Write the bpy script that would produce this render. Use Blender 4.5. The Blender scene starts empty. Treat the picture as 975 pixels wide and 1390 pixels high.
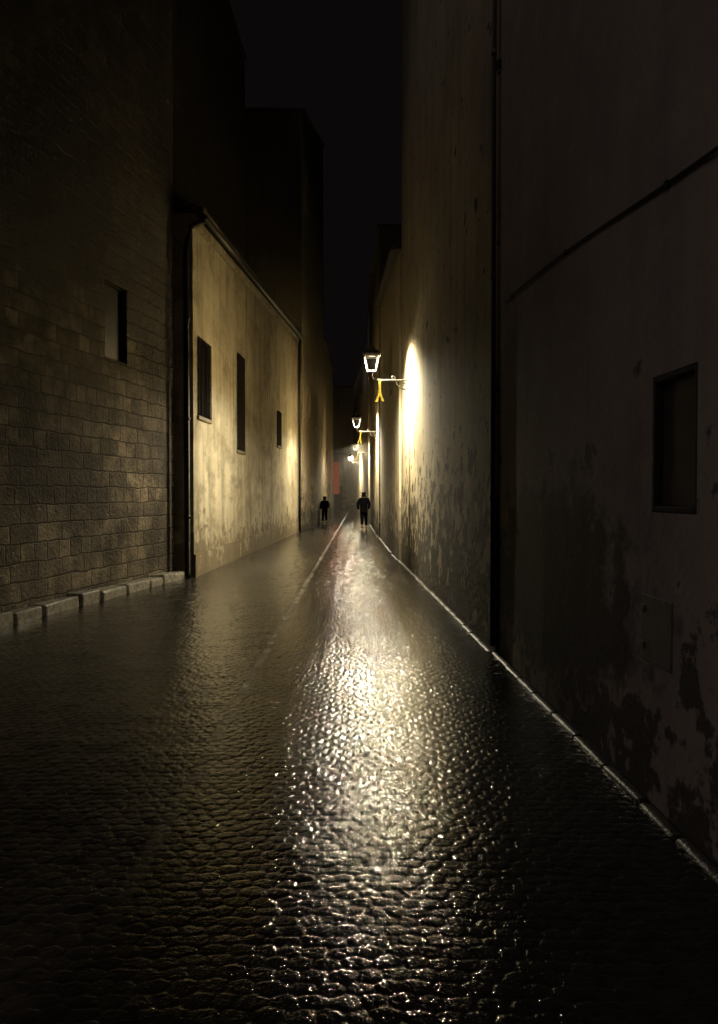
import bpy, bmesh, math, random
import numpy as np
from mathutils import Vector, Matrix
random.seed(4)
sc=bpy.context.scene
col=sc.collection
sc.view_settings.view_transform='Standard'
sc.view_settings.look='None'
sc.view_settings.exposure=0

# ------------------------------------------------------------ node helpers
def newmat(name):
    m=bpy.data.materials.new(name); m.use_nodes=True
    nt=m.node_tree; b=nt.nodes['Principled BSDF']
    return m,nt,b
def L(nt,a,b): nt.links.new(a,b)
def noise(nt,vec,scale,detail=4,rough=.55,vscale=None):
    if vscale is not None:
        mp=nt.nodes.new('ShaderNodeMapping'); mp.inputs['Scale'].default_value=vscale
        L(nt,vec,mp.inputs[0]); vec=mp.outputs[0]
    n=nt.nodes.new('ShaderNodeTexNoise'); n.inputs['Scale'].default_value=scale
    n.inputs['Detail'].default_value=detail; n.inputs['Roughness'].default_value=rough
    L(nt,vec,n.inputs['Vector']); return n.outputs[0]
def ramp(nt,fac,a,b,ca=(0,0,0,1),cb=(1,1,1,1)):
    r=nt.nodes.new('ShaderNodeValToRGB'); r.color_ramp.elements[0].position=a; r.color_ramp.elements[1].position=b
    r.color_ramp.elements[0].color=ca; r.color_ramp.elements[1].color=cb
    L(nt,fac,r.inputs[0]); return r.outputs[0]
def mixc(nt,fac,a,b,mode='MIX'):
    m=nt.nodes.new('ShaderNodeMix'); m.data_type='RGBA'; m.blend_type=mode
    if isinstance(fac,(int,float)): m.inputs[0].default_value=fac
    else: L(nt,fac,m.inputs[0])
    for i,v in ((6,a),(7,b)):
        if isinstance(v,tuple): m.inputs[i].default_value=v if len(v)==4 else v+(1,)
        else: L(nt,v,m.inputs[i])
    return m.outputs[2]
def math_(nt,op,a,b=None,clamp=False):
    m=nt.nodes.new('ShaderNodeMath'); m.operation=op; m.use_clamp=clamp
    for i,v in ((0,a),(1,b)):
        if v is None: continue
        if isinstance(v,(int,float)): m.inputs[i].default_value=v
        else: L(nt,v,m.inputs[i])
    return m.outputs[0]
def bump(nt,h,dist,strength=1,prev=None):
    b=nt.nodes.new('ShaderNodeBump'); b.inputs['Distance'].default_value=dist; b.inputs['Strength'].default_value=strength
    L(nt,h,b.inputs['Height'])
    if prev is not None: L(nt,prev,b.inputs['Normal'])
    return b.outputs[0]

def plaster(name,c1,c2,damp=(.05,.045,.035),damp_h=1.2,damage=0.0,streak=.6,bumpd=.03,off=0,wander=3.2,blotch=0,top_shade=None,stain=None):
    m,nt,b=newmat(name)
    uv=nt.nodes.new('ShaderNodeUVMap').outputs[0]
    mp=nt.nodes.new('ShaderNodeMapping'); mp.inputs['Location'].default_value=(off,off*.37,0); L(nt,uv,mp.inputs[0]); v=mp.outputs[0]
    sep=nt.nodes.new('ShaderNodeSeparateXYZ'); L(nt,uv,sep.inputs[0]); z=sep.outputs[1]
    big=noise(nt,v,.55,5,.6); med=noise(nt,v,2.6,6,.65); fine=noise(nt,v,22,5,.6)
    st=noise(nt,v,1,5,.6,vscale=(3.2,.22,1))
    c=mixc(nt,ramp(nt,big,.35,.65),c1,c2)
    c=mixc(nt,math_(nt,'MULTIPLY',ramp(nt,st,.48,.72),streak),c,tuple(x*.4 for x in c1[:3]))
    c=mixc(nt,math_(nt,'MULTIPLY',ramp(nt,med,.5,.75),.5),c,tuple(min(1,x*1.25) for x in c2[:3]))
    c=mixc(nt,math_(nt,'MULTIPLY',ramp(nt,fine,.4,.8),.3),c,tuple(x*.5 for x in c1[:3]))
    if blotch:
        b2=noise(nt,v,1.3,7,.7,vscale=(.6,.9,1))
        c=mixc(nt,math_(nt,'MULTIPLY',ramp(nt,b2,.50,.62),blotch),c,tuple(x*.5 for x in c1[:3]))
    if top_shade:
        gz=math_(nt,'DIVIDE',math_(nt,'SUBTRACT',math_(nt,'ADD',z,math_(nt,'MULTIPLY',big,3)),top_shade[0]+1.5),top_shade[1]-top_shade[0],clamp=True)  # shade up high put into the plaster colour, darker towards the top
        c=mixc(nt,math_(nt,'MULTIPLY',gz,top_shade[2]),c,(.03,.025,.021,1))
    edge=math_(nt,'ADD',z,math_(nt,'MULTIPLY',math_(nt,'SUBTRACT',math_(nt,'ADD',big,med),1.0),-wander))
    dm=math_(nt,'SUBTRACT',1,math_(nt,'DIVIDE',edge,damp_h*1.0),clamp=True)
    dm=ramp(nt,dm,.0,.3)
    if stain:
        du=math_(nt,'DIVIDE',math_(nt,'SUBTRACT',sep.outputs[0],stain[0]),stain[2])
        dz=math_(nt,'DIVIDE',math_(nt,'SUBTRACT',z,stain[1]),stain[3])
        rr=math_(nt,'SQRT',math_(nt,'ADD',math_(nt,'MULTIPLY',du,du),math_(nt,'MULTIPLY',dz,dz)))
        rr=math_(nt,'ADD',rr,math_(nt,'MULTIPLY',math_(nt,'SUBTRACT',med,.5),2.4))
        sm=ramp(nt,math_(nt,'SUBTRACT',1.3,rr,True),.15,.45)
        dm=math_(nt,'MAXIMUM',dm,sm)
    c=mixc(nt,math_(nt,'MULTIPLY',dm,.85),c,damp)
    h=math_(nt,'ADD',math_(nt,'MULTIPLY',med,.7),math_(nt,'MULTIPLY',fine,.25))
    nrm=bump(nt,h,bumpd)
    if damage>0:
        zz=math_(nt,'SUBTRACT',1,math_(nt,'DIVIDE',z,2.9),clamp=True)
        n3=noise(nt,v,2.6,7,.68)
        msk=math_(nt,'MULTIPLY',ramp(nt,math_(nt,'ADD',n3,math_(nt,'MULTIPLY',zz,.24)),.61,.64),damage)
        n4=noise(nt,v,9,4,.6)
        c=mixc(nt,math_(nt,'MULTIPLY',msk,.93),c,mixc(nt,ramp(nt,n4,.45,.7),(.018,.014,.010),(.09,.073,.05)))
        hh=math_(nt,'SUBTRACT',math_(nt,'MULTIPLY',math_(nt,'MULTIPLY',n4,msk),.7),msk)
        nrm=bump(nt,hh,.03,1,nrm)
    L(nt,c,b.inputs['Base Color']); L(nt,nrm,b.inputs['Normal'])
    b.inputs['Specular IOR Level'].default_value=.2
    L(nt,math_(nt,'SUBTRACT',.9,math_(nt,'MULTIPLY',dm,.15)),b.inputs['Roughness'])
    return m

def stonewall(name):
    m,nt,b=newmat(name)
    uv=nt.nodes.new('ShaderNodeUVMap').outputs[0]
    sep=nt.nodes.new('ShaderNodeSeparateXYZ'); L(nt,uv,sep.inputs[0]); z=sep.outputs[1]
    nv=nt.nodes.new('ShaderNodeTexNoise'); nv.inputs['Scale'].default_value=3.4; nv.inputs['Detail'].default_value=6; L(nt,uv,nv.inputs['Vector'])
    dv=mixc(nt,.085,uv,nv.outputs['Color'])
    br=nt.nodes.new('ShaderNodeTexBrick'); L(nt,dv,br.inputs['Vector'])
    br.inputs['Scale'].default_value=1; br.inputs['Brick Width'].default_value=.56; br.inputs['Row Height'].default_value=.235
    br.inputs['Mortar Size'].default_value=.016; br.inputs['Mortar Smooth'].default_value=1; br.inputs['Bias'].default_value=-.15
    br.offset=.37; br.offset_frequency=2; br.squash=.5; br.squash_frequency=3
    br.inputs['Color1'].default_value=(.40,.335,.23,1); br.inputs['Color2'].default_value=(.08,.067,.048,1); br.inputs['Mortar'].default_value=(.07,.058,.042,1)
    med=noise(nt,uv,2.2,6,.65); fine=noise(nt,uv,16,6,.65); big=noise(nt,uv,.4,4,.6)
    c=mixc(nt,math_(nt,'MULTIPLY',ramp(nt,med,.42,.6),.75),br.outputs['Color'],(.07,.058,.041,1))
    c=mixc(nt,math_(nt,'MULTIPLY',ramp(nt,fine,.5,.75),.4),c,(.28,.24,.165,1))
    c=mixc(nt,math_(nt,'MULTIPLY',ramp(nt,big,.42,.56),.85),c,(.035,.029,.022,1))
    high_shade=math_(nt,'DIVIDE',math_(nt,'SUBTRACT',math_(nt,'ADD',z,math_(nt,'MULTIPLY',math_(nt,'ADD',big,med),2)),3.4),3.2,clamp=True)  # stone colour darkened with height, painting in the unlit upper wall
    c=mixc(nt,math_(nt,'MULTIPLY',high_shade,.9),c,(.022,.018,.015,1))
    h=math_(nt,'SUBTRACT',math_(nt,'MULTIPLY',math_(nt,'ADD',fine,med),1.1),math_(nt,'MULTIPLY',br.outputs['Fac'],.4))
    L(nt,c,b.inputs['Base Color']); L(nt,bump(nt,h,.05),b.inputs['Normal']); b.inputs['Roughness'].default_value=.75
    b.inputs['Specular IOR Level'].default_value=.3
    return m

def simple(name,c,rough=.6,metal=0,nscale=12,bd=.004,var=.4,emis=None,es=0,spec=.5):
    m,nt,b=newmat(name)
    tc=nt.nodes.new('ShaderNodeTexCoord').outputs['Object']
    n=noise(nt,tc,nscale,4)
    L(nt,mixc(nt,ramp(nt,n,.3,.7),tuple(x*(1-var) for x in c[:3]),c),b.inputs['Base Color'])
    L(nt,bump(nt,n,bd),b.inputs['Normal'])
    b.inputs['Roughness'].default_value=rough; b.inputs['Metallic'].default_value=metal
    b.inputs['Specular IOR Level'].default_value=spec
    if emis:
        b.inputs['Emission Color'].default_value=emis+(1,); b.inputs['Emission Strength'].default_value=es
    return m

def wetpaving(name,c1,c2,r0,r1,bumps=1,left=None,ior=1.4):
    m,nt,b=newmat(name)
    pos=nt.nodes.new('ShaderNodeNewGeometry').outputs['Position']
    big=noise(nt,pos,.9,4); med=noise(nt,pos,10,3,.55); rip=noise(nt,pos,34,3,.5); grit=noise(nt,pos,95,2,.5)
    c=mixc(nt,ramp(nt,med,.35,.7),c1,c2)
    r=ramp(nt,big,.35,.68,(r0,)*3+(1,),(r1,)*3+(1,))
    if left:
        sep=nt.nodes.new('ShaderNodeSeparateXYZ'); L(nt,pos,sep.inputs[0])
        lf=math_(nt,'MULTIPLY',math_(nt,'ADD',sep.outputs[0],1.0),-8,clamp=True)
        c=mixc(nt,lf,c,mixc(nt,ramp(nt,med,.35,.7),left[0],left[1]))
        r=mixc(nt,lf,r,(left[2],)*3)
        xx=math_(nt,'ADD',math_(nt,'ADD',sep.outputs[0],.97),math_(nt,'MULTIPLY',math_(nt,'SUBTRACT',big,.5),.05))
        ln=math_(nt,'SUBTRACT',1,math_(nt,'MULTIPLY',math_(nt,'SUBTRACT',math_(nt,'ABSOLUTE',xx),.028),45),clamp=True)
        lm=math_(nt,'MULTIPLY',ln,ramp(nt,noise(nt,pos,3,4),.35,.6,(.25,)*3+(1,),(.9,)*3+(1,)))
        near_fade=math_(nt,'DIVIDE',math_(nt,'SUBTRACT',sep.outputs[1],2.6),4,clamp=True)  # pale line fades out towards the near end
        lm=math_(nt,'MULTIPLY',lm,near_fade)
        c=mixc(nt,lm,c,(.24,.215,.17)); r=mixc(nt,lm,r,(.3,)*3)
    L(nt,c,b.inputs['Base Color']); L(nt,r,b.inputs['Roughness'])
    n1=bump(nt,med,.0025*bumps,1); n2=bump(nt,rip,.0028*bumps,1,n1); n3=bump(nt,grit,.0021*bumps,1,n2)
    L(nt,n3,b.inputs['Normal'])
    b.inputs['IOR'].default_value=ior
    return m

# ------------------------------------------------------------ object helpers
def mk(name,verts,faces,mat=None,parent=None,smooth=False,uvs=None,kind=None):
    me=bpy.data.meshes.new(name); me.from_pydata([tuple(v) for v in verts],[],faces); me.update()
    if uvs is not None:
        ul=me.uv_layers.new(name='UVMap')
        for l in me.loops: ul.data[l.index].uv=uvs[l.vertex_index]
    o=bpy.data.objects.new(name,me); col.objects.link(o)
    if mat: me.materials.append(mat)
    if smooth: me.polygons.foreach_set('use_smooth',[True]*len(me.polygons))
    if parent: attach(o,parent)
    if kind: o['kind']=kind
    return o
def attach(o,p):
    o.parent=p
    o.matrix_parent_inverse=(Matrix.Translation(-p.location) if p.get('world') else Matrix.Identity(4))
def empty(name,loc,label,cat,group=None,world=True):
    e=bpy.data.objects.new(name,None); e.location=loc; e.empty_display_size=.3; col.objects.link(e)
    if world: e['world']=1
    e['label']=label; e['category']=cat
    if group: e['group']=group
    return e
def boxdata(c,s,rz=0,jit=0):
    vs=[]
    for i in range(8):
        p=Vector(((i&1)-.5,((i>>1)&1)-.5,((i>>2)&1)-.5))
        p=Vector((p.x*s[0],p.y*s[1],p.z*s[2]))
        if jit: p+=Vector([random.uniform(-jit,jit) for _ in range(3)])
        p=Matrix.Rotation(rz,3,'Z')@p
        vs.append(p+Vector(c))
    fs=[(0,2,3,1),(4,5,7,6),(0,1,5,4),(2,6,7,3),(0,4,6,2),(1,3,7,5)]
    return vs,fs
def multi(name,boxes,mat,parent=None,bevel=.01,kind=None,smooth=False,seg=2):
    V=[];F=[]
    for bx in boxes:
        v,f=boxdata(*bx); o=len(V); V+=v; F+=[tuple(i+o for i in q) for q in f]
    ob=mk(name,V,F,mat,parent,kind=kind)
    if bevel:
        bm=bmesh.new(); bm.from_mesh(ob.data)
        bmesh.ops.bevel(bm,geom=bm.edges[:],offset=bevel,segments=seg,affect='EDGES',profile=.6)
        bm.to_mesh(ob.data); bm.free()
    if smooth: ob.data.polygons.foreach_set('use_smooth',[True]*len(ob.data.polygons))
    return ob
def tube(name,pts,r,mat,parent=None,sides=10):
    V=[];F=[];n=len(pts); pts=[Vector(p) for p in pts]
    rs=r if isinstance(r,(list,tuple)) else [r]*n
    ref=Vector((0,0,1))
    for i,p in enumerate(pts):
        t=(pts[min(i+1,n-1)]-pts[max(i-1,0)]).normalized()
        a=t.cross(ref if abs(t.dot(ref))<.95 else Vector((1,0,0))).normalized(); bb=t.cross(a)
        for k in range(sides):
            an=2*math.pi*k/sides; V.append(p+(a*math.cos(an)+bb*math.sin(an))*rs[i])
    for i in range(n-1):
        for k in range(sides):
            F.append((i*sides+k,i*sides+(k+1)%sides,(i+1)*sides+(k+1)%sides,(i+1)*sides+k))
    F.append(tuple(range(sides))[::-1]); F.append(tuple(range((n-1)*sides,n*sides)))
    if name is None: return V,F
    return mk(name,V,F,mat,parent,smooth=True)
def joinvf(parts):
    V=[];F=[]
    for v,f in parts:
        o=len(V); V+=list(v); F+=[tuple(i+o for i in q) for q in f]
    return V,F

class Wall:
    def __init__(s,p0,p1,side):
        s.p0=Vector((p0[0],p0[1],0)); s.p1=Vector((p1[0],p1[1],0)); d=s.p1-s.p0; s.len=d.length; s.d=d.normalized()
        n=Vector((s.d.y,-s.d.x,0))
        if n.x*side<0: n=-n
        s.n=n; s.side=side
    def P(s,u,z,dep=0): 
        q=s.p0+s.d*u+s.n*dep; return Vector((q.x,q.y,z))
    def rz(s): return math.atan2(s.d.y,s.d.x)
    def u_at(s,y): return (y-s.p0.y)/s.d.y

def building(name,label,w,za,zb,depth,mat,openings=(),roofmat=None,eave=False,reveal=.28,z0=-.1):
    root=empty(name,(w.P(w.len/2,0,depth/2)),label,'building')
    us=sorted(set([0,w.len]+[o[0] for o in openings]+[o[1] for o in openings]))
    k=0
    while k<len(us)-1:
        if us[k+1]-us[k]>1.3: us.insert(k+1,us[k]+1.1)
        k+=1
    vs=sorted(set([z0]+[o[2] for o in openings]+[o[3] for o in openings]))
    zmin=min(za,zb); v=vs[-1]
    while v+1.6<zmin-1: v+=1.5; vs.append(v)
    vs.append('top')
    V=[];F=[];UV=[]
    def zz(u,v): return za+(zb-za)*u/w.len if v=='top' else v
    def add(p):
        V.append(p); UV.append((w.d.dot(p)+w.n.dot(p),p.z)); return len(V)-1
    idx={}
    for i,u in enumerate(us):
        for j,v in enumerate(vs):
            z=zz(u,v)
            wob=0 if (i in (0,len(us)-1)) else random.uniform(-.012,.012)
            if any(abs(u-o[0])<1e-6 or abs(u-o[1])<1e-6 for o in openings): wob=0
            idx[i,j]=add(w.P(u,z,wob))
    def opened(u,z):
        return any(o[0]-1e-6<u<o[1]+1e-6 and o[2]-1e-6<z<o[3]+1e-6 for o in openings)
    for i in range(len(us)-1):
        for j in range(len(vs)-1):
            uc=(us[i]+us[i+1])/2; zc=(zz(uc,vs[j])+zz(uc,vs[j+1]))/2
            if opened(uc,zc): continue
            F.append((idx[i,j],idx[i+1,j],idx[i+1,j+1],idx[i,j+1]))
    for o in openings:
        a=[add(w.P(*q)) for q in ((o[0],o[2]),(o[1],o[2]),(o[1],o[3]),(o[0],o[3]))]
        bk=[add(w.P(q[0],q[1],reveal)) for q in ((o[0],o[2]),(o[1],o[2]),(o[1],o[3]),(o[0],o[3]))]
        for t in range(4): F.append((a[t],a[(t+1)%4],bk[(t+1)%4],bk[t]))
    def q(*pts): F.append(tuple(add(p) for p in pts))
    q(w.P(0,z0),w.P(0,z0,depth),w.P(0,za,depth),w.P(0,za))
    q(w.P(w.len,z0),w.P(w.len,z0,depth),w.P(w.len,zb,depth),w.P(w.len,zb))
    q(w.P(0,z0,depth),w.P(w.len,z0,depth),w.P(w.len,zb,depth),w.P(0,za,depth))
    mk('wall',V,F,mat,root,uvs=UV)
    e=.22 if eave else .08
    rise=1.0 if eave else .15
    rv=[w.P(-.02,za,-e),w.P(w.len,zb,-e),w.P(w.len,zb+rise,depth),w.P(-.02,za+rise,depth)]
    rv2=[p+Vector((0,0,.1)) for p in rv]
    rf=[(0,1,2,3),(4,7,6,5),(0,4,5,1),(1,5,6,2),(2,6,7,3),(3,7,4,0)]
    mk('roof',rv+rv2,rf,roofmat or M_tile,root)
    return root

def window(root,w,o,reveal=.28,bars=True,cross=True,sill=True,t=.055,bardep=.08,glass=None):
    u0,u1,z0,z1=o
    rz=w.rz(); cu=(u0+u1)/2; cz=(z0+z1)/2; W=u1-u0; H=z1-z0
    def bx(u,z,dep,su,sz,sd): 
        p=w.P(u,z,dep); return (p,(su,sd,sz),rz)
    win=multi('window',[bx(cu,cz,reveal-.018,W-.005,H-.005,.03)],glass or M_glass,root,bevel=0)
    fd=reveal-.058
    fr=[bx(u0+t/2+.003,cz,fd,t,H-.01,.045),bx(u1-t/2-.003,cz,fd,t,H-.01,.045),
        bx(cu,z0+t/2+.003,fd-.003,W-2*t-.012,t,.04),bx(cu,z1-t/2-.003,fd-.003,W-2*t-.012,t,.04)]
    if cross: fr.append(bx(cu,cz,fd-.002,.04,H-2*t-.02,.03)); fr.append(bx(cu,z0+H*.6,fd-.005,W-2*t-.02,.035,.026))
    f=multi('frame',fr,M_wood,None,bevel=.006); f.parent=win; 
    if bars:
        bs=[]; n=max(2,int(W/.11))
        for i in range(0,n+1): bs.append(bx(u0-.02+(W+.04)*i/n,cz,bardep,.02,H+.06,.02))
        for z in np.arange(z0+.03,z1,.30): bs.append(bx(cu,float(z),bardep+.021,W+.06,.016,.018))
        g=multi('grille',bs,M_black,None,bevel=0); g.parent=win
    if sill:
        s=multi('sill',[bx(cu,z0-.047,-.005,W+.12,.075,.10)],M_sill,None,bevel=.012); s.parent=win
    return win

# ------------------------------------------------------------ materials
M_tile=simple('roof_tile',(.06,.042,.032),.8,nscale=6,bd=.03)
M_glass=simple('dark_window_glass',(.010,.010,.011),.4,nscale=2,bd=.002,spec=.2)
M_pane=simple('dusty_window_pane',(.06,.05,.045),.6,nscale=5,bd=.002,spec=.2)
M_wood=simple('old_painted_wood',(.035,.03,.026),.8,nscale=20,spec=.2)
M_iron=simple('wrought_iron',(.03,.028,.026),.45,.6,nscale=40,bd=.001)
M_black=simple('rusty_black_iron',(.015,.012,.010),.8,0,nscale=40,bd=.001,spec=.2)
M_pipe=simple('painted_pipe',(.10,.085,.072),.75,0,nscale=9,bd=.002)
M_cable=simple('black_cable',(.02,.018,.016),.75,0,nscale=9,bd=.001,spec=.2)
M_hatch=simple('grey_painted_hatch',(.09,.08,.076),.6,0,nscale=9,bd=.002)
M_sill=simple('sill_stone',(.25,.21,.15),.8,nscale=9,bd=.01)
M_kerb=simple('kerb_stone',(.5,.47,.4),.25,nscale=14,bd=.012,var=.6)
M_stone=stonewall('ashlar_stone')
M_ochre=plaster('ochre_plaster',(.35,.305,.21),(.60,.545,.40),damp=(.15,.12,.075),damp_h=.7,streak=.85,off=3,blotch=.65,top_shade=(5.0,8.5,.6))
M_rightp=plaster('grey_pink_plaster',(.22,.18,.16),(.30,.25,.22),damp=(.018,.015,.013),damp_h=.9,streak=.3,bumpd=.010,off=11,wander=7,stain=(8.0,.95,1.9,.75))
M_tallp=plaster('weathered_sand_plaster',(.24,.20,.135),(.37,.32,.22),damp=(.08,.065,.045),damp_h=.5,damage=1,streak=.7,bumpd=.018,off=23,top_shade=(5,11,.75),blotch=.35)
M_farp=plaster('pale_sand_plaster',(.28,.24,.16),(.40,.34,.24),damp_h=.9,damage=.6,streak=.7,bumpd=.02,off=37,top_shade=(7,12,.85))
M_church=plaster('dark_church_stone',(.035,.03,.027),(.05,.043,.038),damp_h=.8,off=51)
M_pave=wetpaving('wet_cobble_paving',(.008,.008,.0075),(.024,.022,.019),.03,.07,left=((.03,.027,.021),(.085,.074,.057),.08),ior=1.5)
M_edge=wetpaving('wet_edging_stone',(.025,.022,.018),(.05,.043,.035),.30,.42,1.5)
M_ground=simple('dark_earth',(.05,.045,.04),.9,nscale=2,bd=.02)

# ------------------------------------------------------------ ground
mk('ground',[(-150,-120,-.06),(150,-120,-.06),(150,200,-.06),(-150,200,-.06)],[(0,1,2,3)],M_ground,kind='structure')

def vnoise(x,y,sx,sy,seed):
    r=np.random.default_rng(seed); T=r.random((512,512))
    X=x*sx+137.3; Y=y*sy+211.7
    xi=np.floor(X).astype(int); yi=np.floor(Y).astype(int); fx=X-xi; fy=Y-yi
    fx=fx*fx*(3-2*fx); fy=fy*fy*(3-2*fy)
    g=lambda a,b:T[a%512,b%512]
    return (g(xi,yi)*(1-fx)*(1-fy)+g(xi+1,yi)*fx*(1-fy)+g(xi,yi+1)*(1-fx)*fy+g(xi+1,yi+1)*fx*fy)-.5
def street():
    xs=np.concatenate([np.linspace(-8.5,-3.9,80)[:-1],np.arange(-3.9,-1.6,.014),np.arange(-1.6,1.75,.009),[1.9,2.2]])
    ys=[-10.+i*.4 for i in range(28)]; y=1.2
    while y<76: ys.append(y); y*=1.0029
    ys=np.array(ys)
    X,Y=np.meshgrid(xs,ys)
    T=np.random.default_rng(9).random((65536,5))
    Xw=X+.03*vnoise(X,Y,3,3,3); Yw=Y+.03*vnoise(X,Y,3,3,4)+.05*vnoise(X,Y,.5,.5,5)
    ph=.070; pl=.098
    gy0=np.floor(Yw/ph).astype(int)
    F1=np.full(X.shape,9.); F2=np.full(X.shape,9.); H=np.zeros(X.shape,int); DX=np.zeros(X.shape); DY=np.zeros(X.shape)
    for dy in (-1,0,1):
        gy=gy0+dy; sh=(gy%2)*.5
        gx0=np.floor(Xw/pl+sh).astype(int)
        for dx in (-1,0,1):
            gx=gx0+dx; h=(gx*7919+gy*104729)%65536
            px=(gx+.5-sh+(T[h,0]-.5)*.45)*pl; py=(gy+.5+(T[h,1]-.5)*.35)*ph
            ex=(Xw-px)/pl; ey=(Yw-py)/ph; d=np.sqrt(ex**2+ey**2)
            m=d<F1
            F2=np.where(m,F1,np.minimum(F2,d)); F1=np.where(m,d,F1); H=np.where(m,h,H); DX=np.where(m,ex,DX); DY=np.where(m,ey,DY)
    e=np.clip((F2-F1)/.24,0,1); dome=e*e*(3-2*e)
    Z=.0032*dome+.0016*(T[H,2]-.5)+DX*.0018*(T[H,3]-.5)+DY*.0036*(T[H,4]-.5)
    far=np.clip((Y-8)/8,0,1)
    left=1/(1+np.exp((X+1.0)/.03))
    Z=Z*(1+.3*left)+(.0028+.004*left)*vnoise(X,Y,5,5,11)+(.006+.006*left)*vnoise(X,Y,1.1,1.1,12)+.02*vnoise(X,Y,.4,.3,13)
    Z+=far*(.011*vnoise(X,Y,7,3.2,21)+.006*vnoise(X,Y,13,6,22))
    Z-=.004
    ny,nx=X.shape
    co=np.stack([X,Y,Z],-1).reshape(-1,3).astype(np.float32)
    I=np.arange(ny*nx).reshape(ny,nx)
    q=np.stack([I[:-1,:-1],I[:-1,1:],I[1:,1:],I[1:,:-1]],-1).reshape(-1,4)
    me=bpy.data.meshes.new('street_paving')
    me.vertices.add(len(co)); me.vertices.foreach_set('co',co.ravel())
    me.loops.add(q.size); me.loops.foreach_set('vertex_index',q.ravel().astype(np.int32))
    me.polygons.add(len(q)); me.polygons.foreach_set('loop_start',np.arange(0,q.size,4,dtype=np.int32))
    me.polygons.foreach_set('use_smooth',np.ones(len(q),dtype=bool))
    me.update(calc_edges=True); me.validate()
    me.materials.append(M_pave)
    o=bpy.data.objects.new('street_paving',me); col.objects.link(o); o['kind']='structure'
street()

# ------------------------------------------------------------ left side
wl1=Wall((-6.38,0),(-3.60,15.55),-1)
u=lambda w,y:w.u_at(y)
o1=[(u(wl1,12.85),u(wl1,13.6),3.85,5.1)]
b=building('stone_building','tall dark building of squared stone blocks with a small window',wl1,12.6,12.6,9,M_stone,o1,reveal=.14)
window(b,wl1,o1[0],bars=False,sill=False,reveal=.14,cross=False,t=.03)
wl2=Wall((-3.24,15.6),(-2.62,34.3),-1)
o2=[(.33,1.42,3.22,4.76),(4.56,5.5,2.76,5.18),(11.95,12.9,3.33,4.5)]
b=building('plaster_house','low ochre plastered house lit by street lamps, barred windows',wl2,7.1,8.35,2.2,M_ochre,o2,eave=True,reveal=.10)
for o in o2: window(b,wl2,o,reveal=.10,bardep=-.035)
def strip(name,root,w,u0,u1,z0a,z0b,h,pro,mat):
    V=[w.P(u0,z0a,-pro),w.P(u1,z0b,-pro),w.P(u1,z0b,.05),w.P(u0,z0a,.05)]
    V+= [p+Vector((0,0,h)) for p in V]
    return mk(name,V,[(0,3,2,1),(4,5,6,7),(0,1,5,4),(1,2,6,5),(2,3,7,6),(3,0,4,7)],mat,root,uvs=[(w.d.dot(p),p.z) for p in V])
strip('plinth',b,wl2,.0,wl2.len-.01,-.05,-.05,.5,.035,M_ochre)
strip('cornice',b,wl2,.0,wl2.len-.01,6.86,8.1,.16,.09,M_ochre)
dp=empty('drainpipe',(-3.33,15.42,0),'dark metal drainpipe running down a house corner','drainpipe')
pts=[(-3.05,15.75,6.98),(-3.1,15.62,6.93),(-3.24,15.45,6.78),(-3.31,15.42,6.55),(-3.33,15.42,6.3),(-3.33,15.42,.12),(-3.30,15.36,.03)]
tube('pipe',pts,.055,M_iron,dp)
for zc in (1.2,3.1,5.0):
    tube('clamp',[(-3.33,15.42,zc-.03),(-3.33,15.42,zc+.03)],.07,M_iron,dp)
tube('eaves_gutter',[(-3.02,15.6,7.02),(-2.42,34.2,8.27)],.07,M_iron,dp)
dp2=empty('drainpipe',(-2.54,34.1,0),'dark metal drainpipe beside a taller building','drainpipe')
tube('pipe',[(-2.52,34.1,8.2),(-2.54,34.1,7.9),(-2.54,34.1,.05)],.05,M_iron,dp2)
for zc in (1.5,4.2,6.8):
    tube('clamp',[(-2.54,34.1,zc-.03),(-2.54,34.1,zc+.03)],.065,M_iron,dp2)

wch=Wall((-5.5,15.7),(-4.85,34.2),-1)
building('church_building','tall unlit church wall rising behind a low house',wch,21,20,8,M_church)
wl3=Wall((-2.46,34.35),(-2.05,46),-1)
o3=[(3,3.9,5.2,6.8),(7,7.9,5.2,6.8),(4.2,5.3,.0,2.5)]
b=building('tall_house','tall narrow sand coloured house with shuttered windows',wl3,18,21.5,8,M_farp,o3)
for o in o3: window(b,wl3,o,bars=False)
wl4=Wall((-2.3,46.1),(-1.95,60),-1)
o4=[(2,3,3,4.5),(6,7,3,4.5),(9,10.1,0,2.3)]
b=building('town_house','dark town house further along the lane',wl4,11,11,8,M_farp,o4)
for o in o4: window(b,wl4,o,bars=False)
wl5=Wall((-2.1,60.1),(-2.9,76),-1)
building('town_house','dark town house near the bend of the lane',wl5,13,13,8,M_farp)

bx=[]; uu=1.5
while uu<wl1.len-.2:
    l=random.uniform(.5,1.05); l=min(l,wl1.len-uu)
    p=wl1.P(uu+l/2,.03+random.uniform(-.02,.025),-.13+random.uniform(-.02,.02))
    bx.append((p,(l-.04,.27,.26),wl1.rz()+random.uniform(-.02,.02),.02)); uu+=l
multi('kerb',bx,M_kerb,bevel=.045,kind='structure',seg=3)

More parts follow.
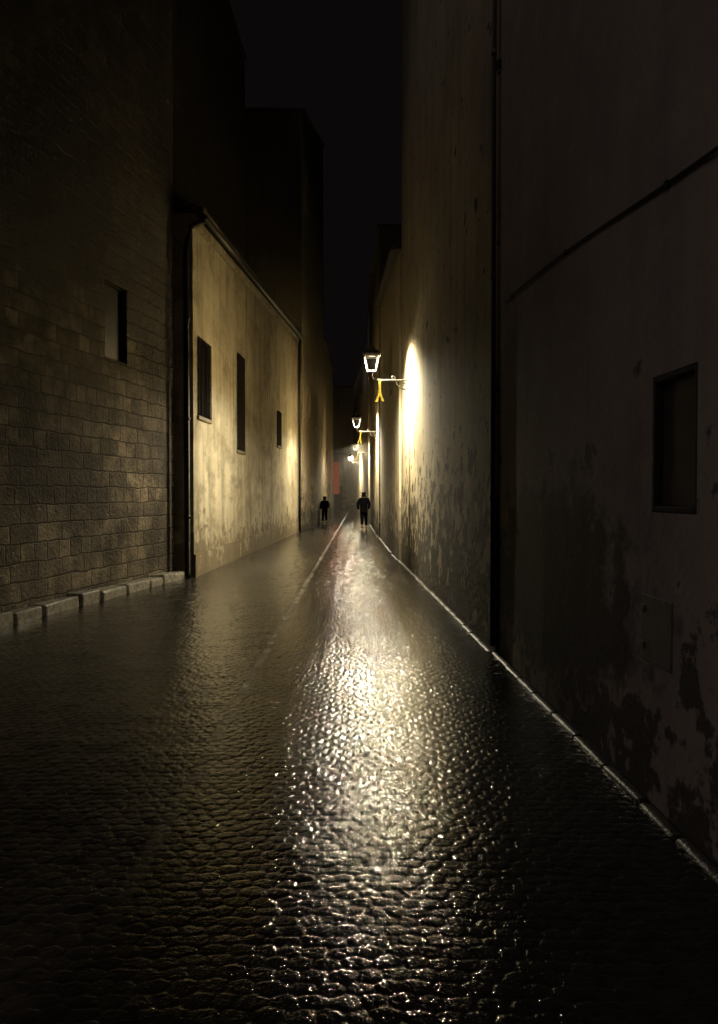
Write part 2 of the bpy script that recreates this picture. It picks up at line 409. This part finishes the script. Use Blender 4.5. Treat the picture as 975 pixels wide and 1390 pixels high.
# ------------------------------------------------------------ right side
wr1=Wall((1.95,-7.5),(1.45,8.2),1)
hu=lambda y:wr1.u_at(y)
or1=[(hu(3.75),hu(4.28),1.55,2.27)]
b=building('plaster_building','tall grey pink plastered building with damp stains',wr1,17,17,8,M_rightp,or1,reveal=.08)
window(b,wr1,or1[0],cross=False,bars=False,sill=False,reveal=.08,t=.03,glass=M_pane)
hc=wr1.P(hu(4.2),.92,.008)
h=multi('metal_hatch',[(hc,(.40,.03,.36),wr1.rz())],M_hatch,b,bevel=.006)
for dz in (-.1,.1):
    hh=multi('hinge',[(wr1.P(hu(4.2)+.17,.92+dz,-.010),(.05,.010,.04),wr1.rz())],M_hatch,None,bevel=.003); hh.parent=h
wr2=Wall((1.42,8.22),(1.04,19.6),1)
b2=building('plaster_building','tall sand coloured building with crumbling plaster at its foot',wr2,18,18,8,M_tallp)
dp3=empty('drainpipe',(1.40,8.32,0),'thin downpipe at the joint of two buildings','drainpipe')
tube('pipe',[(1.405,8.33,16),(1.405,8.33,.05)],.03,M_pipe,dp3)
for zc in (1.6,3.9,6.2): tube('clamp',[(1.405,8.33,zc-.03),(1.405,8.33,zc+.03)],.038,M_pipe,dp3)
wr3=Wall((.99,19.62),(.80,29.9),1)
o=[(3,3.8,4.6,5.9)]
b=building('low_house','lower plastered house under the street lamps',wr3,7.6,8.6,8,M_farp,o,eave=True)
window(b,wr3,o[0],bars=False)
wr4=Wall((.755,29.95),(.63,42),1)
o=[(6,6.8,5.2,6.7)]
b=building('town_house','plastered town house with a lamp bracket on its wall',wr4,11.6,11.6,8,M_farp,o)
window(b,wr4,o[0],bars=False)
wr5=Wall((.62,42.05),(.60,56),1)
building('town_house','narrow plastered town house further down the lane',wr5,13,13,8,M_farp)
wr6=Wall((.58,56.1),(-.5,76),1)
building('town_house','town house where the lane bends away',wr6,12,12,8,M_farp)
we=Wall((-6,77),(6,77.2),1)
we.n=Vector((0,1,0))
o=[(3.6,4.4,.0,2.4),(3.5,4.5,4,5.6)]
b=building('corner_house','dark house closing the end of the lane',we,12,12,6,M_farp,o)
for q in o: window(b,we,q,bars=False)

pts=[]
for i in range(40):
    t=i/39; y=-2+t*9.9; uu=hu(y); z=2.72+.85*(y+2)/9.9+.02*math.sin(y*1.3)
    pts.append(wr1.P(uu,z,-.012))
cb=empty('wall_cable',wr1.P(hu(4),3.2,-.03),'thin black cable clipped along a plastered wall','cable')
tube('cable',pts,.010,M_cable,cb,sides=6)
for i in range(3,39,7): 
    p=pts[i]; multi('clip',[(p+Vector((.004,0,0)),(.03,.03,.035),0)],M_cable,cb,bevel=.004)

bx=[]
for w,a in ((wr1,hu(1.4)),(wr2,0),(wr3,0),(wr4,0)):
    uu=a
    while uu<w.len-.1:
        l=min(random.uniform(.4,.8),w.len-uu)
        zc=-.034 if w is not wr1 else -.046+.012*min(1,max(0,(uu-a)/5))
        p=w.P(uu+l/2,zc+random.uniform(-.004,.003),-.05+random.uniform(-.006,.006))
        bx.append((p,(l-.006,.08,.09),w.rz()+random.uniform(-.01,.01),.004)); uu+=l
multi('kerb',bx,M_edge,bevel=.03,kind='structure',seg=3,smooth=True)

# ------------------------------------------------------------ street lamp
M_frame=simple('lantern_frame_emissive_paint',(.5,.47,.4),.5,nscale=30,bd=.001,emis=(1,.86,.6),es=.75)  # frame emission stands in for lantern light falling on it
def glassmat():
    m=bpy.data.materials.new('lantern_glass'); m.use_nodes=True; nt=m.node_tree; nt.nodes.clear()
    out=nt.nodes.new('ShaderNodeOutputMaterial'); tr=nt.nodes.new('ShaderNodeBsdfTransparent')
    tl=nt.nodes.new('ShaderNodeBsdfTranslucent'); tl.inputs[0].default_value=(.8,.75,.6,1)
    tc=nt.nodes.new('ShaderNodeTexCoord').outputs['Object']; n=noise(nt,tc,20,3)
    m1=nt.nodes.new('ShaderNodeMixShader'); L(nt,math_(nt,'MULTIPLY',n,.00006),m1.inputs[0]); L(nt,tr.outputs[0],m1.inputs[1]); L(nt,tl.outputs[0],m1.inputs[2])
    L(nt,m1.outputs[0],out.inputs[0]); return m
M_lg=glassmat()
M_led=simple('lamp_diffuser',(.03,.028,.025),.6,emis=(1,.9,.7),es=.3,spec=.1)
M_rib=simple('yellow_ribbon_cloth',(.75,.68,.12),.7,nscale=25,bd=.002,var=.15)

def ring(z,r,sides=4,rot=math.pi/4,cx=0,cy=0):
    return [Vector((cx+r*math.cos(rot+2*math.pi*k/sides),cy+r*math.sin(rot+2*math.pi*k/sides),z)) for k in range(sides)]
def build_lamp():
    root=empty('street_lamp',(0,0,0),'black iron lantern street lamp lit on a wall bracket','street lamp','wall lamps along the lane',world=False)
    parts=[boxdata((-.015,0,0),(.03,.12,.42))]
    parts.append(tube(None,[(-.02,0,0),(-.4,0,.0),(-.7,0,0),(-.8,0,.02),(-.83,0,.1),(-.83,0,.17)],[.022,.02,.019,.019,.02,.03],None))
    sp=[(-.02,0,-.19),(-.1,0,-.2),(-.2,0,-.17),(-.28,0,-.1),(-.3,0,-.04),(-.26,0,-.01)]
    parts.append(tube(None,sp,.014,None,sides=6))
    cur=[(-.14+ .055*math.cos(t)*(1-t/14),0,-.09+.055*math.sin(t)*(1-t/14)) for t in np.linspace(0,9,26)]
    parts.append(tube(None,cur,.010,None,sides=6))
    cur=[(-.36+ .04*math.cos(t)*(1-t/14),0,.055+.04*math.sin(t)*(1-t/14)) for t in np.linspace(-1.5,8,24)]
    parts.append(tube(None,cur,.008,None,sides=6))
    v,f=joinvf(parts); mk('bracket',v,f,M_iron,root)
    cx=-.83
    zb,zt=.19,.53; rb,rt=.12,.225
    lan=empty('lantern',(cx,0,0),'','x',world=False)
    for k in ('label','category'): del lan[k]
    lan.parent=root
    B=ring(zb,rb); T=ring(zt,rt)
    fp=[]
    for k in range(4):
        fp.append(tube(None,[B[k],T[k]],.010,None,sides=6))
        fp.append(tube(None,[B[k],B[(k+1)%4]],.011,None,sides=6))
    v,f=joinvf(fp); mk('lantern_frame',v,f,M_frame,lan)
    g=[];gf=[]
    for k in range(4):
        o=len(g); g+= [B[k],B[(k+1)%4],T[(k+1)%4],T[k]]; gf.append((o,o+1,o+2,o+3))
    g=[Vector((p.x*.97,p.y*.97,p.z)) for p in g]
    mk('glass',g,gf,M_lg,lan)
    R=[ring(zt-.03,.235),ring(zt+.0,.24),ring(zt+.012,.265),ring(zt+.03,.27),ring(zt+.12,.16),ring(zt+.14,.10),ring(zt+.18,.10),ring(zt+.20,.05),ring(zt+.23,.018),ring(zt+.28,.022),ring(zt+.31,.004)]
    v=[p for r in R for p in r]; f=[]
    for i in range(len(R)-1):
        for k in range(4): f.append((i*4+k,i*4+(k+1)%4,(i+1)*4+(k+1)%4,(i+1)*4+k))
    o=len(v); v+=ring(zt+.014,.23); f.append((o+3,o+2,o+1,o)); f.append(tuple(range(o-4,o)))
    mk('cap',v,f,M_black,lan)
    v=[p for r in (ring(zb-.03,.03,8),ring(zb-.025,.07,8),ring(zb-.013,.10,8),) for p in r]
    f=[(i*8+k,i*8+(k+1)%8,(i+1)*8+(k+1)%8,(i+1)*8+k) for i in range(2) for k in range(8)]+[tuple(range(8))[::-1],tuple(range(16,24))]
    mk('base_cup',v,f,M_black,lan)
    v=ring(zt-.01,.07,16)+ring(zt+.005,.075,16); f=[tuple(range(16))[::-1],tuple(range(16,32))]+[(k,(k+1)%16,16+(k+1)%16,16+k) for k in range(16)]
    mk('lamp_diffuser',v,f,M_led,lan)
    def light(nm,typ,e,loc,rot=(0,0,0),size=None,blend=.1,c=(1,.885,.64)):
        ld=bpy.data.lights.new(nm,typ); ld.energy=e; ld.color=c; ld.shadow_soft_size=.05
        if size: ld.spot_size=math.radians(size); ld.spot_blend=blend
        lo=bpy.data.objects.new(nm,ld); col.objects.link(lo); lo.location=loc; lo.rotation_euler=rot; lo.parent=lan
    light('lamp_light','SPOT',1250,(0,0,zt-.06),size=169,blend=.5)
    light('wall_fill_spot','SPOT',4600,(.03,0,zt-.05),rot=(0,math.radians(-50),0),size=150,blend=1,c=(1,.85,.53))  # added spot that brightens the wall patch beside the lantern, no separate source
    light('lantern_glow','POINT',28,(0,0,zt-.12),c=(1,.85,.55))
    return root
lamp=build_lamp()
bpy.context.view_layer.update()
def copytree(o,parent=None):
    n=o.copy(); col.objects.link(n)
    if parent: n.parent=parent
    for c in list(o.children): copytree(c,n)
    return n
spots=[(wr2,17.5),(wr4,32.0),(wr5,48.5),(wr6,64.0)]
lamps=[lamp]+[copytree(lamp) for _ in spots[1:]]
for o,(w,y) in zip(lamps,spots):
    p=w.P(w.u_at(y),4.13,0); o.location=p
    o.rotation_euler=(0,0,math.atan2(w.n.y,w.n.x))

def ribbon():
    V=[];F=[]; n=30; wd=.022
    for i in range(n):
        a=i/(n-1)*2-1
        x=.075*a**3-.012*math.sin(math.pi*a)
        z=.03-.50*abs(a)**1.15
        y=.014*a
        V+=[Vector((x-wd,y,z)),Vector((x+wd,y+.01,z+.02*a))]
    for i in range(n-1): F.append((2*i,2*i+1,2*i+3,2*i+2))
    o=mk('yellow_ribbon',V,F,M_rib)
    md=o.modifiers.new('s','SOLIDIFY'); md.thickness=.004
    o['label']='yellow ribbon tied to the lamp bracket, tails hanging'; o['category']='ribbon'; o['group']='ribbons tied to the lamps'
    return o
rb=ribbon(); rbs=[rb]+[rb.copy() for _ in range(2)]
for i,(o,l) in enumerate(zip(rbs,lamps)):
    if i: col.objects.link(o)
    o.location=l.matrix_basis@Vector((-.66,-.03,0)); o.rotation_euler=(0,.12*i,.15*i-.1)

M_red=simple('lit_red_panel',(.3,.07,.04),.5,nscale=3,bd=0.001,emis=(1,.26,.12),es=.05)
rs=empty('hanging_sign',(-1.65,56.5,3),'tall dim red sign projecting from a house wall','sign')
multi('panel',[((-1.62,56.5,2.75),(.46,.08,2.3),0)],M_red,rs,bevel=.01)
multi('frame',[((-1.87,56.5,2.75),(.03,.12,2.4),0),((-1.37,56.5,2.75),(.03,.12,2.4),0),((-1.62,56.5,3.92),(.46,.12,.03),0),((-1.62,56.5,1.58),(.46,.12,.03),0)],M_iron,rs,bevel=.004)
for z in (2.2,3.5): multi('bracket',[((-1.95,56.5,z),(.13,.03,.03),0)],M_iron,rs,bevel=.003)
ld=bpy.data.lights.new('sign_light','POINT'); ld.energy=9; ld.color=(1,.26,.12); ld.shadow_soft_size=.1
lo=bpy.data.objects.new('sign_light',ld); col.objects.link(lo); lo.location=(-1.3,55.0,3.1); attach(lo,rs)

# ------------------------------------------------------------ people
M_coat=simple('dark_coat_cloth',(.004,.004,.005),1,nscale=30,bd=.004,spec=.03)
M_trou=simple('dark_trouser_cloth',(.004,.004,.005),1,nscale=30,bd=.003,spec=.03)
M_skin=simple('skin',(.30,.19,.14),.6,nscale=20,bd=.001,var=.1)
M_hair=simple('dark_hair',(.008,.006,.005),.9,nscale=60,bd=.004,spec=.05)
M_shoe=simple('dark_shoe_leather',(.008,.007,.006),.6,nscale=20,bd=.001,spec=.1)
def skin(name,J,E,root,mat,parent,lev=2):
    names=list(J); me=bpy.data.meshes.new(name)
    me.from_pydata([J[k][0] for k in names],[(names.index(a),names.index(b)) for a,b in E],[]); me.update()
    o=bpy.data.objects.new(name,me); col.objects.link(o)
    md=o.modifiers.new('k','SKIN'); md.use_smooth_shade=True
    sv=me.skin_vertices[0].data
    for i,k in enumerate(names):
        r=J[k][1]; r=r if isinstance(r,tuple) else (r,r)
        sv[i].radius=r; sv[i].use_root=(k==root)
    s=o.modifiers.new('s','SUBSURF'); s.levels=lev; s.render_levels=lev
    bpy.context.view_layer.update()
    dg=bpy.context.evaluated_depsgraph_get()
    nm=bpy.data.meshes.new_from_object(o.evaluated_get(dg))
    bpy.data.objects.remove(o); 
    o=bpy.data.objects.new(name,nm); col.objects.link(o); nm.materials.clear(); nm.materials.append(mat)
    nm.polygons.foreach_set('use_smooth',[True]*len(nm.polygons))
    if parent: o.parent=parent
    return o
def person(loc,rz,scale,label,pose):
    J={'pel':((0,0,.94),.115),'waist':((0,0,1.07),.11),'chest':((0,.01,1.27),.135),'nb':((0,0,1.42),.07),'nk':((0,.01,1.49),.052),
       'hd':((0,.02,1.57),.083),'ht':((0,.02,1.66),.07)}
    E=[('pel','waist'),('waist','chest'),('chest','nb'),('nb','nk'),('nk','hd'),('hd','ht')]
    for s,n in ((1,'r'),(-1,'l')):
        P=pose[n]
        J['sh'+n]=((s*.17,0,1.385),.062); J['el'+n]=(P['el'],.046); J['wr'+n]=(P['wr'],.03); 
        w=Vector(P['wr']); d=(w-Vector(P['el'])).normalized(); pm=w+d*.07; J['pm'+n]=(tuple(pm),(.036,.02))
        E+=[('chest','sh'+n),('sh'+n,'el'+n),('el'+n,'wr'+n),('wr'+n,'pm'+n)]
        fwd=Vector((0,1,0)); fwd=(fwd-d*fwd.dot(d)).normalized()
        for k in range(4):
            a=pm+d*.035+fwd*(.027-.018*k); ln=(.045,.052,.048,.036)[k]
            c=a+d*ln+Vector((-s*.012,0,0)); e=c+d*ln*.6+Vector((-s*.02,0,0))
            J[f'f{k}a{n}']=(tuple(a),.0095); J[f'f{k}b{n}']=(tuple(c),.0085); J[f'f{k}c{n}']=(tuple(e),.007)
            E+=[('pm'+n,f'f{k}a{n}'),(f'f{k}a{n}',f'f{k}b{n}'),(f'f{k}b{n}',f'f{k}c{n}')]
        a=w+d*.03+fwd*.035; c=a+d*.035+fwd*.02
        J['ta'+n]=(tuple(a),.012); J['tb'+n]=(tuple(c),.010); E+=[('wr'+n,'ta'+n),('ta'+n,'tb'+n)]
        J['hp'+n]=((s*.085,0,.88),.085); J['kn'+n]=(P['kn'],.058); J['an'+n]=(P['an'],.04); J['to'+n]=(P['to'],.035)
        E+=[('pel','hp'+n),('hp'+n,'kn'+n),('kn'+n,'an'+n),('an'+n,'to'+n)]
    body=skin('person',J,E,'pel',M_skin,None)
    bm=bmesh.new(); bm.from_mesh(body.data)
    for c,s in (((0,.112,1.585),(.013,.02,.022)),((.085,.02,1.585),(.01,.02,.03)),((-.085,.02,1.585),(.01,.02,.03)),((0,.098,1.545),(.025,.008,.006))):
        bmesh.ops.create_icosphere(bm,subdivisions=2,radius=1,matrix=Matrix.Translation(c)@Matrix.Diagonal(s+(1,)))
    bm.to_mesh(body.data); bm.free()
    for c in ((.032,.098,1.60),(-.032,.098,1.60)):
        bm=bmesh.new(); bmesh.ops.create_uvsphere(bm,u_segments=10,v_segments=8,radius=.011,matrix=Matrix.Translation(c)); me=bpy.data.meshes.new('eye'); bm.to_mesh(me); bm.free(); me.materials.append(M_shoe)
        e=bpy.data.objects.new('eye',me); col.objects.link(e); e.parent=body
    C={'hem':((0,0,.78),.18),'pel':((0,0,.95),.18),'waist':((0,0,1.08),.175),'chest':((0,.0,1.27),.20),'nb':((0,0,1.42),.115),'col':((0,0,1.49),.09)}
    CE=[('hem','pel'),('pel','waist'),('waist','chest'),('chest','nb'),('nb','col')]
    for s,n in ((1,'r'),(-1,'l')):
        P=pose[n]; C['sh'+n]=((s*.19,0,1.365),.10); C['el'+n]=(P['el'],.08)
        w=Vector(P['wr']); C['wr'+n]=(tuple(w),.062); CE+=[('chest','sh'+n),('sh'+n,'el'+n),('el'+n,'wr'+n)]
    skin('coat',C,CE,'pel',M_coat,body)
    T={'pel':((0,0,.93),.125)}; TE=[]
    for s,n in ((1,'r'),(-1,'l')):
        P=pose[n]; T['hp'+n]=((s*.085,0,.87),.11); T['kn'+n]=(P['kn'],.09)
        an=Vector(P['an'])+Vector((0,0,.03)); T['an'+n]=(tuple(an),.068); TE+=[('pel','hp'+n),('hp'+n,'kn'+n),('kn'+n,'an'+n)]
        S={'h':((P['an'][0],P['an'][1]-.04,P['an'][2]-.035),.043),'m':((P['an'][0],(P['an'][1]+P['to'][1])/2,(P['an'][2]+P['to'][2])/2-.015),.043),'t':(P['to'],.036)}
        skin('shoe',S,[('h','m'),('m','t')],'h',M_shoe,body)
    skin('trousers',T,TE,'pel',M_trou,body)
    H={'a':((0,-.01,1.52),.078),'b':((0,0,1.60),.10),'c':((0,.012,1.68),.078)}
    skin('hair',H,[('a','b'),('b','c')],'b',M_hair,body)
    body.location=loc; body.rotation_euler=(0,0,rz); body.scale=(scale,)*3
    body['label']=label; body['category']='person'
    return body
person((.22,37.1,0),0,1.0,'person in bulky dark coat walking away, arms at the sides',
 {'r':dict(el=(.265,-.05,1.13),wr=(.23,.10,.93),kn=(.10,.12,.51),an=(.12,.17,.10),to=(.13,.31,.05)),
  'l':dict(el=(-.27,-.08,1.13),wr=(-.245,.0,.90),kn=(-.08,-.02,.49),an=(-.08,-.26,.15),to=(-.08,-.15,.05))})
person((-1.88,43.5,0),.15,.87,'smaller person in dark jacket walking beside a house wall',
 {'r':dict(el=(.25,.0,1.14),wr=(.21,.17,1.0),kn=(.09,.0,.49),an=(.09,-.24,.15),to=(.09,-.13,.05)),
  'l':dict(el=(-.25,-.08,1.14),wr=(-.24,-.02,.90),kn=(-.09,.13,.51),an=(-.10,.18,.10),to=(-.10,.32,.05))})

# ------------------------------------------------------------ rain haze down the lane
def haze():
    m=bpy.data.materials.new('rain_mist'); m.use_nodes=True; nt=m.node_tree; nt.nodes.clear()
    out=nt.nodes.new('ShaderNodeOutputMaterial'); v=nt.nodes.new('ShaderNodeVolumeScatter')
    v.inputs['Density'].default_value=.005; v.inputs['Anisotropy'].default_value=.3; v.inputs['Color'].default_value=(.95,.88,.78,1)
    L(nt,v.outputs[0],out.inputs['Volume'])
    vs,fs=boxdata((-1,61,3.2),(14,30,7))
    mk('rain_mist',vs,fs,m,kind='structure')
haze()

wd=bpy.data.worlds.new('World'); sc.world=wd; wd.use_nodes=True
bg=wd.node_tree.nodes['Background']; bg.inputs[0].default_value=(.0030,.0025,.0024,1); bg.inputs[1].default_value=1
sl=bpy.data.lights.new('fill_sun','SUN'); sl.energy=.46; sl.angle=math.radians(40); sl.color=(1,.86,.82)  # dim wide sun added to brighten the upper right walls, no moon known
so=bpy.data.objects.new('fill_sun',sl); col.objects.link(so)
so.rotation_euler=Vector((.75,.28,-.6)).to_track_quat('-Z','Y').to_euler()
cd=bpy.data.cameras.new('camera'); cam=bpy.data.objects.new('camera',cd); col.objects.link(cam)
cd.sensor_fit='VERTICAL'; cd.sensor_height=36; cd.sensor_width=36*718/1024; cd.lens=1080/1390*36; cd.clip_end=500; cd.clip_start=.05
cam.location=(0,0,1.65); cam.rotation_euler=(math.radians(90-1.33),0,0)
sc.camera=cam
for o in bpy.data.objects:
    if 'world' in o: del o['world']
